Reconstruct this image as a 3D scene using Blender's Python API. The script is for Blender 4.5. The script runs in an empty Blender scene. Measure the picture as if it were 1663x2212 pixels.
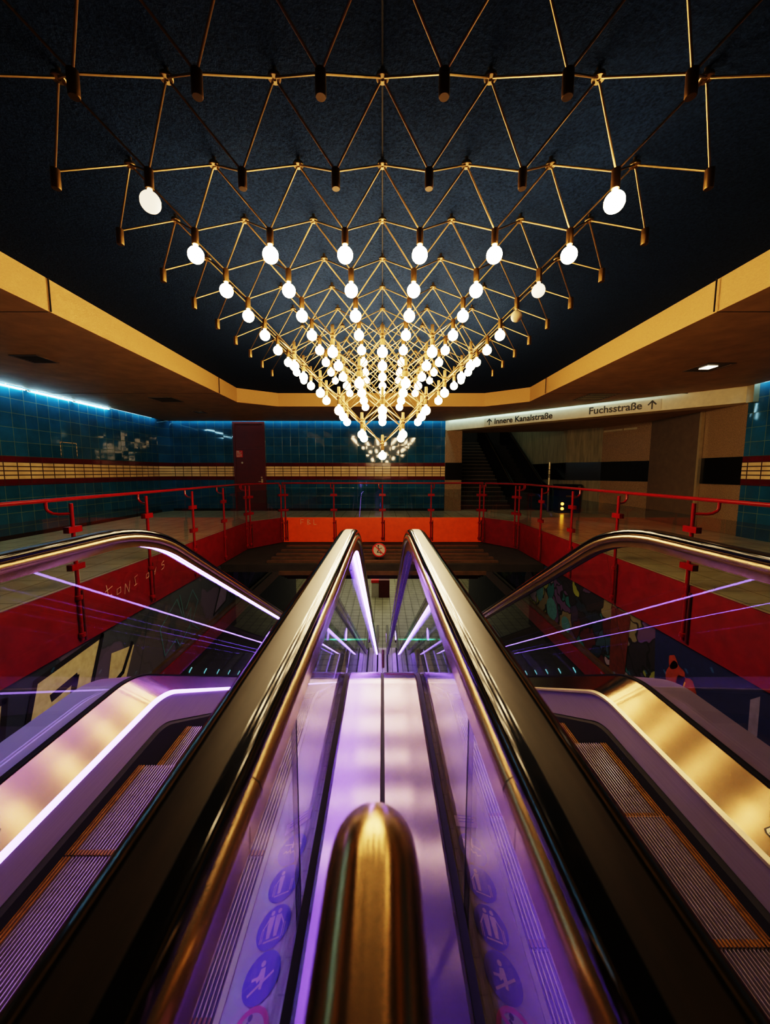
import bpy, bmesh, math, random
from mathutils import Vector, Matrix
random.seed(7)
S = bpy.context.scene
C = S.collection
pi = math.pi
EYE = 1.45

# ------------------------------------------------------------------ materials
def lin(c):
    return tuple(((v / 255) / 12.92 if v / 255 <= .04045 else ((v / 255 + .055) / 1.055) ** 2.4) for v in c) + (1,)

def newmat(name):
    m = bpy.data.materials.new(name); m.use_nodes = True
    nt = m.node_tree; b = nt.nodes['Principled BSDF']
    return m, nt, b

def noise(nt, scale, detail=4, vec=None, rough=.6):
    n = nt.nodes.new('ShaderNodeTexNoise'); n.inputs['Scale'].default_value = scale
    n.inputs['Detail'].default_value = detail; n.inputs['Roughness'].default_value = rough
    if vec is not None: nt.links.new(vec, n.inputs['Vector'])
    return n

def objcoord(nt, scale=(1, 1, 1)):
    g = nt.nodes.new('ShaderNodeNewGeometry')
    mp = nt.nodes.new('ShaderNodeMapping'); mp.inputs['Scale'].default_value = scale
    nt.links.new(g.outputs['Position'], mp.inputs['Vector'])
    return mp.outputs['Vector']

def ramp(nt, fac, stops):
    r = nt.nodes.new('ShaderNodeValToRGB')
    el = r.color_ramp.elements
    while len(el) < len(stops): el.new(.5)
    for e, (p, c) in zip(el, stops): e.position = p; e.color = c
    nt.links.new(fac, r.inputs['Fac'])
    return r.outputs['Color']

def bump(nt, b, h, strength=.3, dist=.01):
    n = nt.nodes.new('ShaderNodeBump'); n.inputs['Strength'].default_value = strength
    n.inputs['Distance'].default_value = dist
    nt.links.new(h, n.inputs['Height']); nt.links.new(n.outputs['Normal'], b.inputs['Normal'])

def M(name, col, rough=.5, metal=0., nscale=0, nvar=.25, bmp=0., stretch=(1, 1, 1), spec=.5):
    """plain surface with a procedural variation in colour and optional bump"""
    m, nt, b = newmat(name)
    c = lin(col) if max(col) > 1 else tuple(col) + (1,)
    b.inputs['Roughness'].default_value = rough; b.inputs['Metallic'].default_value = metal
    b.inputs['Specular IOR Level'].default_value = spec
    b.inputs['Base Color'].default_value = c
    if nscale:
        n = noise(nt, nscale, 5, objcoord(nt, stretch))
        lo = tuple(v * (1 - nvar) for v in c[:3]) + (1,); hi = tuple(min(1, v * (1 + nvar)) for v in c[:3]) + (1,)
        nt.links.new(ramp(nt, n.outputs['Fac'], [(.3, lo), (.7, hi)]), b.inputs['Base Color'])
        if bmp: bump(nt, b, n.outputs['Fac'], bmp)
    return m

def emis(name, col, strength, base=(.8, .8, .8)):
    m, nt, b = newmat(name)
    b.inputs['Base Color'].default_value = tuple(base) + (1,)
    b.inputs['Emission Color'].default_value = tuple(col) + (1,)
    b.inputs['Emission Strength'].default_value = strength
    b.inputs['Roughness'].default_value = .4
    return m

def brushed(name, col, rough, stretch, nscale=60, aniso=.6, var=.12, along='x', metal=1.):
    m, nt, b = newmat(name)
    b.inputs['Metallic'].default_value = metal
    n = noise(nt, nscale, 6, objcoord(nt, stretch))
    c = lin(col)
    lo = tuple(v * (1 - var) for v in c[:3]) + (1,); hi = tuple(min(1, v * (1 + var)) for v in c[:3]) + (1,)
    nt.links.new(ramp(nt, n.outputs['Fac'], [(.3, lo), (.7, hi)]), b.inputs['Base Color'])
    mr = nt.nodes.new('ShaderNodeMapRange'); mr.inputs['To Min'].default_value = rough * .8; mr.inputs['To Max'].default_value = rough * 1.25
    nt.links.new(n.outputs['Fac'], mr.inputs['Value']); nt.links.new(mr.outputs['Result'], b.inputs['Roughness'])
    b.inputs['Anisotropic'].default_value = aniso
    tg = nt.nodes.new('ShaderNodeCombineXYZ'); tg.inputs['XYZ'.index(along.upper())].default_value = 1.
    nt.links.new(tg.outputs[0], b.inputs['Tangent'])
    return m

def tiles(name, axis, col, mortar, w, h, msize=.006, rough=.12, z0=0., u0=0., var=.15, wave=.035):
    """stack-bonded tiles laid out from the world position; axis = 'x','y' for walls along x / y, 'f' for floors"""
    m, nt, b = newmat(name)
    g = nt.nodes.new('ShaderNodeNewGeometry'); sp = nt.nodes.new('ShaderNodeSeparateXYZ'); cb = nt.nodes.new('ShaderNodeCombineXYZ')
    nt.links.new(g.outputs['Position'], sp.inputs[0])
    def add(sock, k):
        a = nt.nodes.new('ShaderNodeMath'); a.operation = 'ADD'; a.inputs[1].default_value = k
        nt.links.new(sock, a.inputs[0]); return a.outputs[0]
    u = sp.outputs['Y'] if axis == 'y' else sp.outputs['X']
    v = sp.outputs['Y'] if axis == 'f' else sp.outputs['Z']
    nt.links.new(add(u, 50 * w - u0), cb.inputs[0]); nt.links.new(add(v, 100 * h - z0), cb.inputs[1])
    br = nt.nodes.new('ShaderNodeTexBrick'); br.offset = 0; br.squash = 1
    br.inputs['Scale'].default_value = 1; br.inputs['Brick Width'].default_value = w; br.inputs['Row Height'].default_value = h
    br.inputs['Mortar Size'].default_value = msize; br.inputs['Mortar Smooth'].default_value = .1
    c = lin(col); br.inputs['Color1'].default_value = tuple(v * (1 - var) for v in c[:3]) + (1,)
    br.inputs['Color2'].default_value = tuple(v * (1 + var) for v in c[:3]) + (1,)
    br.inputs['Mortar'].default_value = lin(mortar)
    nt.links.new(cb.outputs[0], br.inputs['Vector'])
    n = noise(nt, 2.2, 4, cb.outputs[0])
    mx = nt.nodes.new('ShaderNodeMix'); mx.data_type = 'RGBA'; mx.blend_type = 'MULTIPLY'
    mx.inputs['Factor'].default_value = .7
    nt.links.new(br.outputs['Color'], mx.inputs['A'])
    nt.links.new(ramp(nt, n.outputs['Fac'], [(.25, (.45, .45, .45, 1)), (.7, (1, 1, 1, 1))]), mx.inputs['B'])
    nt.links.new(mx.outputs['Result'], b.inputs['Base Color'])
    mr = nt.nodes.new('ShaderNodeMapRange'); mr.inputs['To Min'].default_value = rough; mr.inputs['To Max'].default_value = .7
    nt.links.new(br.outputs['Fac'], mr.inputs['Value']); nt.links.new(mr.outputs['Result'], b.inputs['Roughness'])
    # every tile sits at its own slight angle, so reflections break up along the joints
    sn = nt.nodes.new('ShaderNodeVectorMath'); sn.operation = 'SNAP'; sn.inputs[1].default_value = (w, h, 1)
    nt.links.new(cb.outputs[0], sn.inputs[0])
    wn = nt.nodes.new('ShaderNodeTexWhiteNoise'); wn.noise_dimensions = '3D'; nt.links.new(sn.outputs[0], wn.inputs['Vector'])
    sb = nt.nodes.new('ShaderNodeVectorMath'); sb.operation = 'SUBTRACT'; sb.inputs[1].default_value = (.5, .5, .5); nt.links.new(wn.outputs['Color'], sb.inputs[0])
    ma = nt.nodes.new('ShaderNodeVectorMath'); ma.operation = 'MULTIPLY_ADD'; ma.inputs[1].default_value = (wave, wave, wave)
    nt.links.new(sb.outputs[0], ma.inputs[0]); nt.links.new(g.outputs['Normal'], ma.inputs[2])
    no = nt.nodes.new('ShaderNodeVectorMath'); no.operation = 'NORMALIZE'; nt.links.new(ma.outputs[0], no.inputs[0])
    bu = nt.nodes.new('ShaderNodeBump'); bu.inputs['Strength'].default_value = .25; bu.inputs['Distance'].default_value = .003; bu.invert = True
    nt.links.new(br.outputs['Fac'], bu.inputs['Height']); nt.links.new(no.outputs[0], bu.inputs['Normal']); nt.links.new(bu.outputs['Normal'], b.inputs['Normal'])
    return m

def glassmat(name, tint=(.93, .95, .97), ior=1.5, boost=1.0):
    m = bpy.data.materials.new(name); m.use_nodes = True; nt = m.node_tree
    for n in list(nt.nodes): nt.nodes.remove(n)
    o = nt.nodes.new('ShaderNodeOutputMaterial'); t = nt.nodes.new('ShaderNodeBsdfTransparent'); g = nt.nodes.new('ShaderNodeBsdfGlossy')
    t.inputs['Color'].default_value = tuple(tint) + (1,); g.inputs['Roughness'].default_value = .01
    g.inputs['Color'].default_value = (.9, .9, 1, 1)
    # thin-pane reflectance from the viewing angle (same on both faces)
    ge = nt.nodes.new('ShaderNodeNewGeometry'); dt = nt.nodes.new('ShaderNodeVectorMath'); dt.operation = 'DOT_PRODUCT'
    nt.links.new(ge.outputs['Normal'], dt.inputs[0]); nt.links.new(ge.outputs['Incoming'], dt.inputs[1])
    def mth(op, a, b=None):
        k = nt.nodes.new('ShaderNodeMath'); k.operation = op
        for i, q in enumerate((a, b)):
            if q is None: continue
            if isinstance(q, (int, float)): k.inputs[i].default_value = q
            else: nt.links.new(q, k.inputs[i])
        return k.outputs[0]
    sch = mth('POWER', mth('SUBTRACT', 1.0, mth('ABSOLUTE', dt.outputs['Value'])), 5.0)
    fr = mth('ADD', mth('MULTIPLY', sch, .9), .045)
    mx = nt.nodes.new('ShaderNodeMixShader')
    nt.links.new(fr, mx.inputs[0]); nt.links.new(t.outputs[0], mx.inputs[1]); nt.links.new(g.outputs[0], mx.inputs[2])
    nt.links.new(mx.outputs[0], o.inputs[0])
    return m

MT = {}
MT['ceiling_blue'] = M('rough_navy_plaster', (23, 37, 60), .95, 0, 55, .55, 1.0, spec=.04)
MT['fascia'] = M('ribbed_ochre_plaster', (206, 160, 98), .75, 0, 9, .16, .7, (5, 5, 26))
MT['soffit'] = M('brown_soffit_paint', (158, 120, 78), .6, 0, 3, .2, .1)
MT['brass'] = M('satin_brass', (138, 112, 74), .42, 1., 30, .1)
MT['brass_dark'] = M('aged_brass', (104, 80, 48), .42, 1., 30, .15)
MT['bulb'] = emis('lit_opal_bulb', (1., .69, .36), 46)
MT['bulb_dim'] = emis('dim_opal_bulb', (1., .72, .42), 1.6)
MT['bulb_off'] = M('unlit_opal_bulb', (205, 180, 140), .15, 0, 4, .05)
MT['rubber'] = M('black_handrail_rubber', (12, 11, 10), .1, 0, 25, .3, 0, (1, .3, .3), .6)
MT['rubber_worn_sheen'] = M('worn_handrail_painted_sheen', (38, 26, 14), .38, 0, 90, .3, 0, (1, .15, 1), .2)  # matte worn top; its tan base colour paints in the warm reflection from above
MT['profile'] = brushed('brushed_steel_rail_guide', (176, 146, 110), .24, (1, .02, .02), 500, var=.05, metal=.75)
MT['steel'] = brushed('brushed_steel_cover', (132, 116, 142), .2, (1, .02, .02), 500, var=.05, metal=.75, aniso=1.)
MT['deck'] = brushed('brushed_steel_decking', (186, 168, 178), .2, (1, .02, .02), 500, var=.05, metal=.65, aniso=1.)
MT['deck_out'] = brushed('brushed_warm_steel_decking', (150, 122, 90), .21, (1, .02, .02), 500, var=.05, aniso=1.)
MT['skirt'] = brushed('skirt_steel', (150, 138, 142), .38, (1, .03, 1), 120, var=.08, metal=.5)
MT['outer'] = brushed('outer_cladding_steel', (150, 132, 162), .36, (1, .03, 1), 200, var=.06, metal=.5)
MT['gap'] = M('black_brush_seal', (10, 9, 10), .85, 0, 80, .3)
MT['black'] = M('black_gasket', (16, 15, 20), .6, 0, 20, .2, spec=.2)
MT['led'] = emis('violet_led_strip', (.38, .19, 1.), 18)
MT['led_deck'] = emis('violet_led_strip_low', (.42, .23, 1.), 4.5)
MT['led_off'] = M('unlit_led_diffuser', (170, 165, 180), .3, 0, 20, .1)
MT['glass'] = glassmat('balustrade_glass')
MT['rail_glass'] = glassmat('railing_glass', (.86, .9, .9))
MT['step'] = M('grooved_step_aluminium', (158, 144, 146), .4, .6, 30, .15)
MT['groove'] = M('dark_step_groove', (22, 19, 20), .6, .3, 30, .2)
MT['orange_step'] = M('worn_orange_step_edge', (120, 78, 10), .6, 0, 30, .4)
MT['tube'] = brushed('brushed_dark_bronze_tube', (150, 122, 84), .24, (1, .02, 1), 420, var=.12, along='y')
MT['red_rail'] = M('red_gloss_rail_paint', (128, 8, 14), .3, 0, 20, .12)
MT['red_panel'] = M('crimson_painted_panel', (112, 6, 20), .5, 0, 5, .22)
MT['orange_panel'] = M('orange_far_panel', (232, 84, 8), .5, 0, 5, .12)  # far panels, a brighter orange than the crimson sides
MT['red_dark'] = M('dark_red_door_paint', (86, 20, 16), .45, 0, 6, .15)
MT['tile_x'] = tiles('blue_wall_tile_x', 'x', (34, 94, 128), (96, 118, 104), .31, .31, .005, .05, 1.80)
MT['tile_y'] = tiles('blue_wall_tile_y', 'y', (34, 94, 128), (96, 118, 104), .31, .31, .006, .05, 1.80)
MT['cream_x'] = tiles('cream_wall_tile_x', 'x', (240, 205, 150), (64, 40, 28), .31, .095, .011, .2, 1.29, var=.05)
MT['cream_y'] = tiles('cream_wall_tile_y', 'y', (240, 205, 150), (64, 40, 28), .31, .095, .013, .2, 1.29, var=.05)
MT['band_x'] = tiles('dark_red_wall_tile_x', 'x', (98, 16, 20), (60, 20, 16), .31, .12, .005, .15, 1.67)
MT['band_y'] = tiles('dark_red_wall_tile_y', 'y', (98, 16, 20), (60, 20, 16), .31, .12, .005, .15, 1.67)
MT['floor'] = tiles('beige_floor_tile', 'f', (214, 188, 148), (128, 106, 80), .45, .45, .006, .28, 0, var=.06, wave=.01)
MT['floor_low'] = tiles('grey_green_floor_tile', 'f', (150, 146, 118), (62, 58, 44), .4, .4, .012, .35, 0, var=.06, wave=.01)
MT['granite'] = M('speckled_granite', (140, 118, 92), .25, 0, 70, .55)
MT['granite_dark'] = M('black_polished_granite', (17, 15, 15), .2, 0, 60, .4)
MT['grey_metal'] = M('grey_sheet_door', (112, 98, 84), .5, .2, 6, .12)
MT['concrete'] = M('board_marked_concrete', (130, 124, 104), .85, 0, 2.5, .3, .5, (6, 6, .5))
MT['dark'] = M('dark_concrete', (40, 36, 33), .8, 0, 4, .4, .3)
MT['brownmetal'] = M('brown_painted_metal', (92, 72, 54), .45, .3, 6, .3)
MT['beam'] = M('cream_lintel_paint', (214, 198, 160), .5, 0, 9, .08)
MT['sign'] = M('cream_sign_panel', (196, 176, 140), .4, 0, 9, .06)
MT['ink'] = M('black_sign_ink', (14, 12, 12), .5, 0, 9, .1)
MT['white'] = M('white_sign_paint', (176, 166, 150), .5, 0, 9, .05)
MT['sign_red'] = M('red_sign_paint', (190, 26, 24), .5, 0, 9, .05)
MT['trimlight'] = M('pale_metal_trim', (205, 190, 155), .35, .6, 9, .08)
MT['tubelight'] = emis('cool_tube_light', (.4, .8, 1.), 34)
MT['spot'] = emis('downlight_lamp', (1., .86, .62), 6)
MT['vent'] = M('dark_vent_metal', (84, 66, 46), .5, .5, 12, .2)
MT['machine'] = M('navy_machine_paint', (28, 34, 84), .35, 0, 9, .15)
MT['amber'] = emis('amber_indicator', (1., .36, .02), 9)
MT['blue_line'] = emis('blue_edge_glow', (.15, .2, 1.), .6)
MT['cyan'] = emis('cyan_step_light', (.12, .75, .85), .45)
MT['green'] = emis('green_comb_light', (.05, .9, .35), 3.)
MT['sticker_blue'] = M('blue_sticker', (84, 74, 190), .35, .25, 9, .05)
MT['sticker_line'] = M('pale_sticker_line', (210, 180, 215), .4, .2, 9, .05)
MT['sticker_red'] = M('pink_red_sticker_ring', (200, 62, 110), .4, .1, 9, .05)
MT['chalk'] = M('pale_scratched_paint', (205, 170, 150), .7, 0, 40, .3)

def graffiti_mat(name, cols, scale, seed, line=1.):
    m, nt, b = newmat(name)
    v0 = objcoord(nt, (1, 1, 1))
    n = noise(nt, 1.1, 3, v0)
    ad = nt.nodes.new('ShaderNodeVectorMath'); ad.operation = 'MULTIPLY_ADD'
    ad.inputs[1].default_value = (1.1, 1.1, 1.1)
    nt.links.new(n.outputs['Color'], ad.inputs[0]); nt.links.new(v0, ad.inputs[2])
    of = nt.nodes.new('ShaderNodeVectorMath'); of.operation = 'ADD'; of.inputs[1].default_value = (0, seed, seed * .7)
    nt.links.new(ad.outputs[0], of.inputs[0])
    vo = nt.nodes.new('ShaderNodeTexVoronoi'); vo.inputs['Scale'].default_value = scale
    nt.links.new(of.outputs[0], vo.inputs['Vector'])
    sp = nt.nodes.new('ShaderNodeSeparateColor'); nt.links.new(vo.outputs['Color'], sp.inputs[0])
    st = [(i / len(cols), lin(c)) for i, c in enumerate(cols)]
    r = nt.nodes.new('ShaderNodeValToRGB'); r.color_ramp.interpolation = 'CONSTANT'
    el = r.color_ramp.elements
    while len(el) < len(st): el.new(.5)
    for e, (p, c) in zip(el, st): e.position = p; e.color = c
    nt.links.new(sp.outputs[0], r.inputs['Fac'])
    ve = nt.nodes.new('ShaderNodeTexVoronoi'); ve.feature = 'DISTANCE_TO_EDGE'; ve.inputs['Scale'].default_value = scale
    nt.links.new(of.outputs[0], ve.inputs['Vector'])
    edge = ramp(nt, ve.outputs['Distance'], [(.03, (.03, .03, .03, 1)), (.06, (1, 1, 1, 1))])
    mx = nt.nodes.new('ShaderNodeMix'); mx.data_type = 'RGBA'; mx.blend_type = 'MULTIPLY'; mx.inputs['Factor'].default_value = line
    nt.links.new(r.outputs['Color'], mx.inputs['A']); nt.links.new(edge, mx.inputs['B'])
    nt.links.new(mx.outputs['Result'], b.inputs['Base Color']); b.inputs['Roughness'].default_value = .75
    return m
MT['graf_l'] = graffiti_mat('painted_wall_left', [(58, 68, 80), (44, 58, 76), (76, 76, 82), (36, 48, 62), (84, 80, 104), (56, 66, 74)], 1.3, 3, .15)
MT['graf_r'] = graffiti_mat('painted_wall_right', [(36, 96, 104), (84, 62, 104), (30, 26, 38), (110, 104, 84), (52, 44, 76), (70, 22, 30), (40, 66, 84), (120, 128, 60), (24, 40, 60), (130, 120, 140)], 2.7, 9)
MT['g_cream'] = M('cream_spray_paint', (190, 182, 136), .75, 0, 12, .15)
MT['g_black'] = M('black_spray_paint', (10, 10, 14), .7, 0, 12, .2)
MT['g_teal'] = M('teal_spray_paint', (70, 120, 130), .75, 0, 12, .15)
MT['g_blue'] = M('navy_spray_paint', (16, 26, 78), .75, 0, 12, .15)
MT['g_rust'] = M('rust_spray_paint', (86, 34, 26), .75, 0, 12, .3)
MT['g_orange'] = M('orange_spray_paint', (138, 52, 36), .75, 0, 12, .2)
MT['g_yellow'] = M('yellow_spray_paint', (226, 150, 40), .75, 0, 12, .2)
MT['g_lilac'] = M('lilac_spray_paint', (112, 104, 136), .75, 0, 12, .15)

# ------------------------------------------------------------------ mesh helpers
class MB:
    def __init__(s): s.v = []; s.f = []
    def add(s, vs, fs):
        k = len(s.v); s.v += [tuple(v) for v in vs]; s.f += [tuple(i + k for i in f) for f in fs]; return s
    def box(s, x0, y0, z0, x1, y1, z1):
        return s.add([(x0, y0, z0), (x1, y0, z0), (x1, y1, z0), (x0, y1, z0), (x0, y0, z1), (x1, y0, z1), (x1, y1, z1), (x0, y1, z1)],
                     [(3, 2, 1, 0), (4, 5, 6, 7), (0, 1, 5, 4), (1, 2, 6, 5), (2, 3, 7, 6), (3, 0, 4, 7)])
    def obox(s, c, u, v, w, a, b, h):
        """box centred at c with half sizes a,b,h along unit axes u,v,w"""
        c, u, v, w = Vector(c), Vector(u), Vector(v), Vector(w)
        pts = [c + u * (a * i) + v * (b * j) + w * (h * k) for k in (-1, 1) for (i, j) in ((-1, -1), (1, -1), (1, 1), (-1, 1))]
        return s.add(pts, [(3, 2, 1, 0), (4, 5, 6, 7), (0, 1, 5, 4), (1, 2, 6, 5), (2, 3, 7, 6), (3, 0, 4, 7)])
    def wallbox(s, p, q, z0, z1, t):
        """upright slab from p to q (plan), thickness t to the left of p->q"""
        p, q = Vector(p), Vector(q); d = (q - p).normalized(); n = Vector((-d.y, d.x)) * t
        pl = [p, q, q + n, p + n]
        return s.prism([(a.x, a.y) for a in pl], z0, z1)
    def prism(s, poly, z0, z1):
        n = len(poly)
        vs = [(x, y, z0) for x, y in poly] + [(x, y, z1) for x, y in poly]
        fs = [tuple(range(n))[::-1], tuple(range(n, 2 * n))] + [(i, (i + 1) % n, n + (i + 1) % n, n + i) for i in range(n)]
        return s.add(vs, fs)
    def tube(s, pts, r, n=8, cap=True, closed=False):
        pts = [Vector(p) for p in pts]; m = len(pts); ring = []
        up = None
        for i, p in enumerate(pts):
            a = pts[i - 1] if (i > 0 or closed) else p; b = pts[(i + 1) % m] if (i < m - 1 or closed) else p
            t = (b - a).normalized()
            if up is None:
                up = Vector((0, 0, 1)) if abs(t.z) < .9 else Vector((1, 0, 0))
            u = t.cross(up).normalized(); w = u.cross(t).normalized(); up = w
            rr = r[i] if isinstance(r, (list, tuple)) else r
            ring.append([p + (u * math.cos(2 * pi * k / n) + w * math.sin(2 * pi * k / n)) * rr for k in range(n)])
        vs = [v for R in ring for v in R]; fs = []
        for i in range(m if closed else m - 1):
            j = (i + 1) % m
            for k in range(n): fs.append((i * n + k, j * n + k, j * n + (k + 1) % n, i * n + (k + 1) % n)[::-1])
        if cap and not closed:
            fs.append(tuple(range(n))); fs.append(tuple(range((m - 1) * n, m * n))[::-1])
        return s.add(vs, fs)
    def lathe(s, prof, c=(0, 0, 0), n=16):
        """prof = [(r,z)...] about a vertical axis through c"""
        vs = []; fs = []; m = len(prof)
        for r, z in prof:
            for k in range(n):
                a = 2 * pi * k / n; vs.append((c[0] + r * math.cos(a), c[1] + r * math.sin(a), c[2] + z))
        for i in range(m - 1):
            for k in range(n): fs.append((i * n + k, i * n + (k + 1) % n, (i + 1) * n + (k + 1) % n, (i + 1) * n + k))
        fs.append(tuple(range(n))[::-1]); fs.append(tuple(range((m - 1) * n, m * n)))
        return s.add(vs, fs)
    def sweep(s, prof, path, closed=True, x0=0., flip=1, cap=True):
        """prof [(x, n)] carried along a path of (y, z, angle) in a YZ plane"""
        k = len(prof); vs = []; fs = []
        for (y, z, a) in path:
            for (x, n) in prof: vs.append((x0 + flip * x, y - math.sin(a) * n, z + math.cos(a) * n))
        for i in range(len(path) - 1):
            for j in range(k if closed else k - 1):
                jj = (j + 1) % k; fs.append((i * k + j, i * k + jj, (i + 1) * k + jj, (i + 1) * k + j))
        if closed and cap:
            fs.append(tuple(range(k))); fs.append(tuple(range((len(path) - 1) * k, len(path) * k)))
        return s.add(vs, fs)
    def ribbon(s, pts, w, o, u, v, lift=0.):
        """flat stroke of width w in the plane o + a*u + b*v"""
        o, u, v = Vector(o), Vector(u), Vector(v); nn = u.cross(v).normalized() * lift
        for (a, b), (c, d) in zip(pts[:-1], pts[1:]):
            L = math.hypot(c - a, d - b) or 1; px, py = -(d - b) / L * w / 2, (c - a) / L * w / 2
            ex, ey = (c - a) / L * w * .3, (d - b) / L * w * .3
            q = [(a + px - ex, b + py - ey), (a - px - ex, b - py - ey), (c - px + ex, d - py + ey), (c + px + ex, d + py + ey)]
            s.add([o + u * x + v * y + nn for x, y in q], [(0, 1, 2, 3)])
        return s
    def poly(s, pts, o, u, v, lift=0.):
        o, u, v = Vector(o), Vector(u), Vector(v); nn = u.cross(v).normalized() * lift
        return s.add([o + u * x + v * y + nn for x, y in pts], [tuple(range(len(pts)))])

ROOT = {}
def obj(name, mb, mat, parent=None, smooth=None, fix=True):
    off = Vector(ROOT.get(parent.name, (0, 0, 0))) if parent else Vector((0, 0, 0))
    me = bpy.data.meshes.new(name)
    me.from_pydata([tuple(Vector(v) - off) for v in mb.v], [], mb.f)
    if fix:
        bm = bmesh.new(); bm.from_mesh(me); bmesh.ops.recalc_face_normals(bm, faces=bm.faces); bm.to_mesh(me); bm.free()
    me.materials.append(mat)
    if smooth:
        me.polygons.foreach_set('use_smooth', [True] * len(me.polygons)); me.set_sharp_from_angle(angle=math.radians(smooth))
    o = bpy.data.objects.new(name, me); C.objects.link(o)
    if parent: o.parent = parent; ROOT[o.name] = tuple(off)
    return o
def tag(o, label, cat, group=None):
    o['label'] = label; o['category'] = cat
    if group: o['group'] = group
    return o
def thing(name, label, cat, loc=(0, 0, 0), group=None):
    o = bpy.data.objects.new(name, None); C.objects.link(o); o.location = loc; o.empty_display_size = .1
    ROOT[o.name] = tuple(loc)
    return tag(o, label, cat, group)
def struct(name, mb, mat, smooth=None):
    o = obj(name, mb, mat, None, smooth); o['kind'] = 'structure'; return o
def kid(o, src, loc, parent):
    c = src.copy(); C.objects.link(c); c.parent = parent; c.location = loc; return c
def circle(r, n=32, cx=0, cy=0):
    return [(cx + r * math.cos(2 * pi * k / n), cy + r * math.sin(2 * pi * k / n)) for k in range(n)]
def textmesh(name, body, size, mat, parent, origin, u, v, bold=.0, align='LEFT', lift=.004):
    cu = bpy.data.curves.new(name, 'FONT'); cu.body = body; cu.size = size; cu.offset = bold; cu.align_x = align
    cu.extrude = .002
    t = bpy.data.objects.new(name, cu); C.objects.link(t)
    dg = bpy.context.evaluated_depsgraph_get()
    me = bpy.data.meshes.new_from_object(t.evaluated_get(dg))
    bpy.data.objects.remove(t)
    u, v = Vector(u).normalized(), Vector(v).normalized(); w = u.cross(v)
    mtx = Matrix((u, v, w)).transposed().to_4x4(); mtx.translation = Vector(origin) + w * lift
    me.transform(mtx); off = Vector(ROOT.get(parent.name, (0, 0, 0))) if parent else Vector()
    me.transform(Matrix.Translation(-off))
    me.materials.clear(); me.materials.append(mat)
    o = bpy.data.objects.new(name, me); C.objects.link(o)
    if parent: o.parent = parent
    return o

# ------------------------------------------------------------------ setting: floors, ceiling, walls
VX, VY0, VY1, VY2, VF = 3.97, -.3, 10.91, 12.04, 3.2          # the floor opening
hole = [(-VX, VY0), (VX, VY0), (VX, VY1), (VF, VY2), (-VF, VY2), (-VX, VY1)]
def ring_slab(inner, outer, z0, z1, lip=True):
    """flat slab between two loops with the same number of points"""
    mb = MB(); n = len(inner)
    vs = [(x, y, z) for z in (z0, z1) for (x, y) in inner + outer]
    fs = []
    for i in range(n):
        j = (i + 1) % n
        fs += [(i, j, n + j, n + i)[::-1], (2 * n + i, 2 * n + j, 3 * n + j, 3 * n + i), (n + i, n + j, 3 * n + j, 3 * n + i)]
        if lip: fs.append((i, j, 2 * n + j, 2 * n + i))
    return mb.add(vs, fs)
fl_outer = [(-8.3, -3.2), (8.4, -3.2), (8.4, 14.4), (4, 16), (-4, 16), (-8.3, 14.4)]
struct('floor', ring_slab(hole, fl_outer, -.12, 0), MT['floor'])

fas = [(-3.88, -1.2), (3.9, -1.2), (3.9, 10.25), (2.9, 11.0), (-2.96, 11.0), (-3.88, 10.33)]
so_outer = [(-7.93, -2.9), (7.93, -2.9), (7.93, 8.40), (2.28, 14.06), (-7.8, 14.06), (-7.93, 13.6)]
ZS, ZC = 3.31, 3.68
struct('ceiling', ring_slab(fas, so_outer, ZS, ZS + .1, False), MT['soffit'])
mb = MB()
for i in range(6):
    pass
n = 6
vin = [(x, y, ZS) for x, y in fas] + [(x, y, ZC) for x, y in fas]
mb.add(vin, [(i, (i + 1) % n, n + (i + 1) % n, n + i) for i in range(n)])
struct('trim_1', mb, MT['fascia'])
mb = MB().add([(-4.6, -1.6, ZC), (4.6, -1.6, ZC), (4.6, 11.8, ZC), (-4.6, 11.8, ZC), (-4.6, -1.6, ZC + .1), (4.6, -1.6, ZC + .1), (4.6, 11.8, ZC + .1), (-4.6, 11.8, ZC + .1)],
              [(0, 1, 2, 3), (4, 5, 6, 7), (0, 1, 5, 4), (1, 2, 6, 5), (2, 3, 7, 6), (3, 0, 4, 7)])
struct('ceiling_recess', mb, MT['ceiling_blue'])
struct('trim_2', MB().box(-.005, -1, ZC - .004, .005, 10.9, ZC + .002), MT['gap'])
mb = MB()
for sx in (-1, 1):
    for yy in (4.62, 9.2):
        x = sx * 3.87; mb.box(min(x, x - sx * .012), yy - .006, ZS, max(x, x - sx * .012), yy + .006, ZC)
        mb.box(min(sx * 3.9, sx * 7.9), yy - .004, ZS - .003, max(sx * 3.9, sx * 7.9), yy + .004, ZS + .01)
struct('trim_3', mb, MT['gap'])
# closing lid over the light slots
struct('ceiling_slot', ring_slab([(x * .999, y) for x, y in so_outer], [(-8.3, -3.2), (8.4, -3.2), (8.4, 8.6), (2.5, 14.5), (-8.3, 14.5), (-8.3, 13.6)], 3.46, 3.54), MT['dark'])

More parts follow.
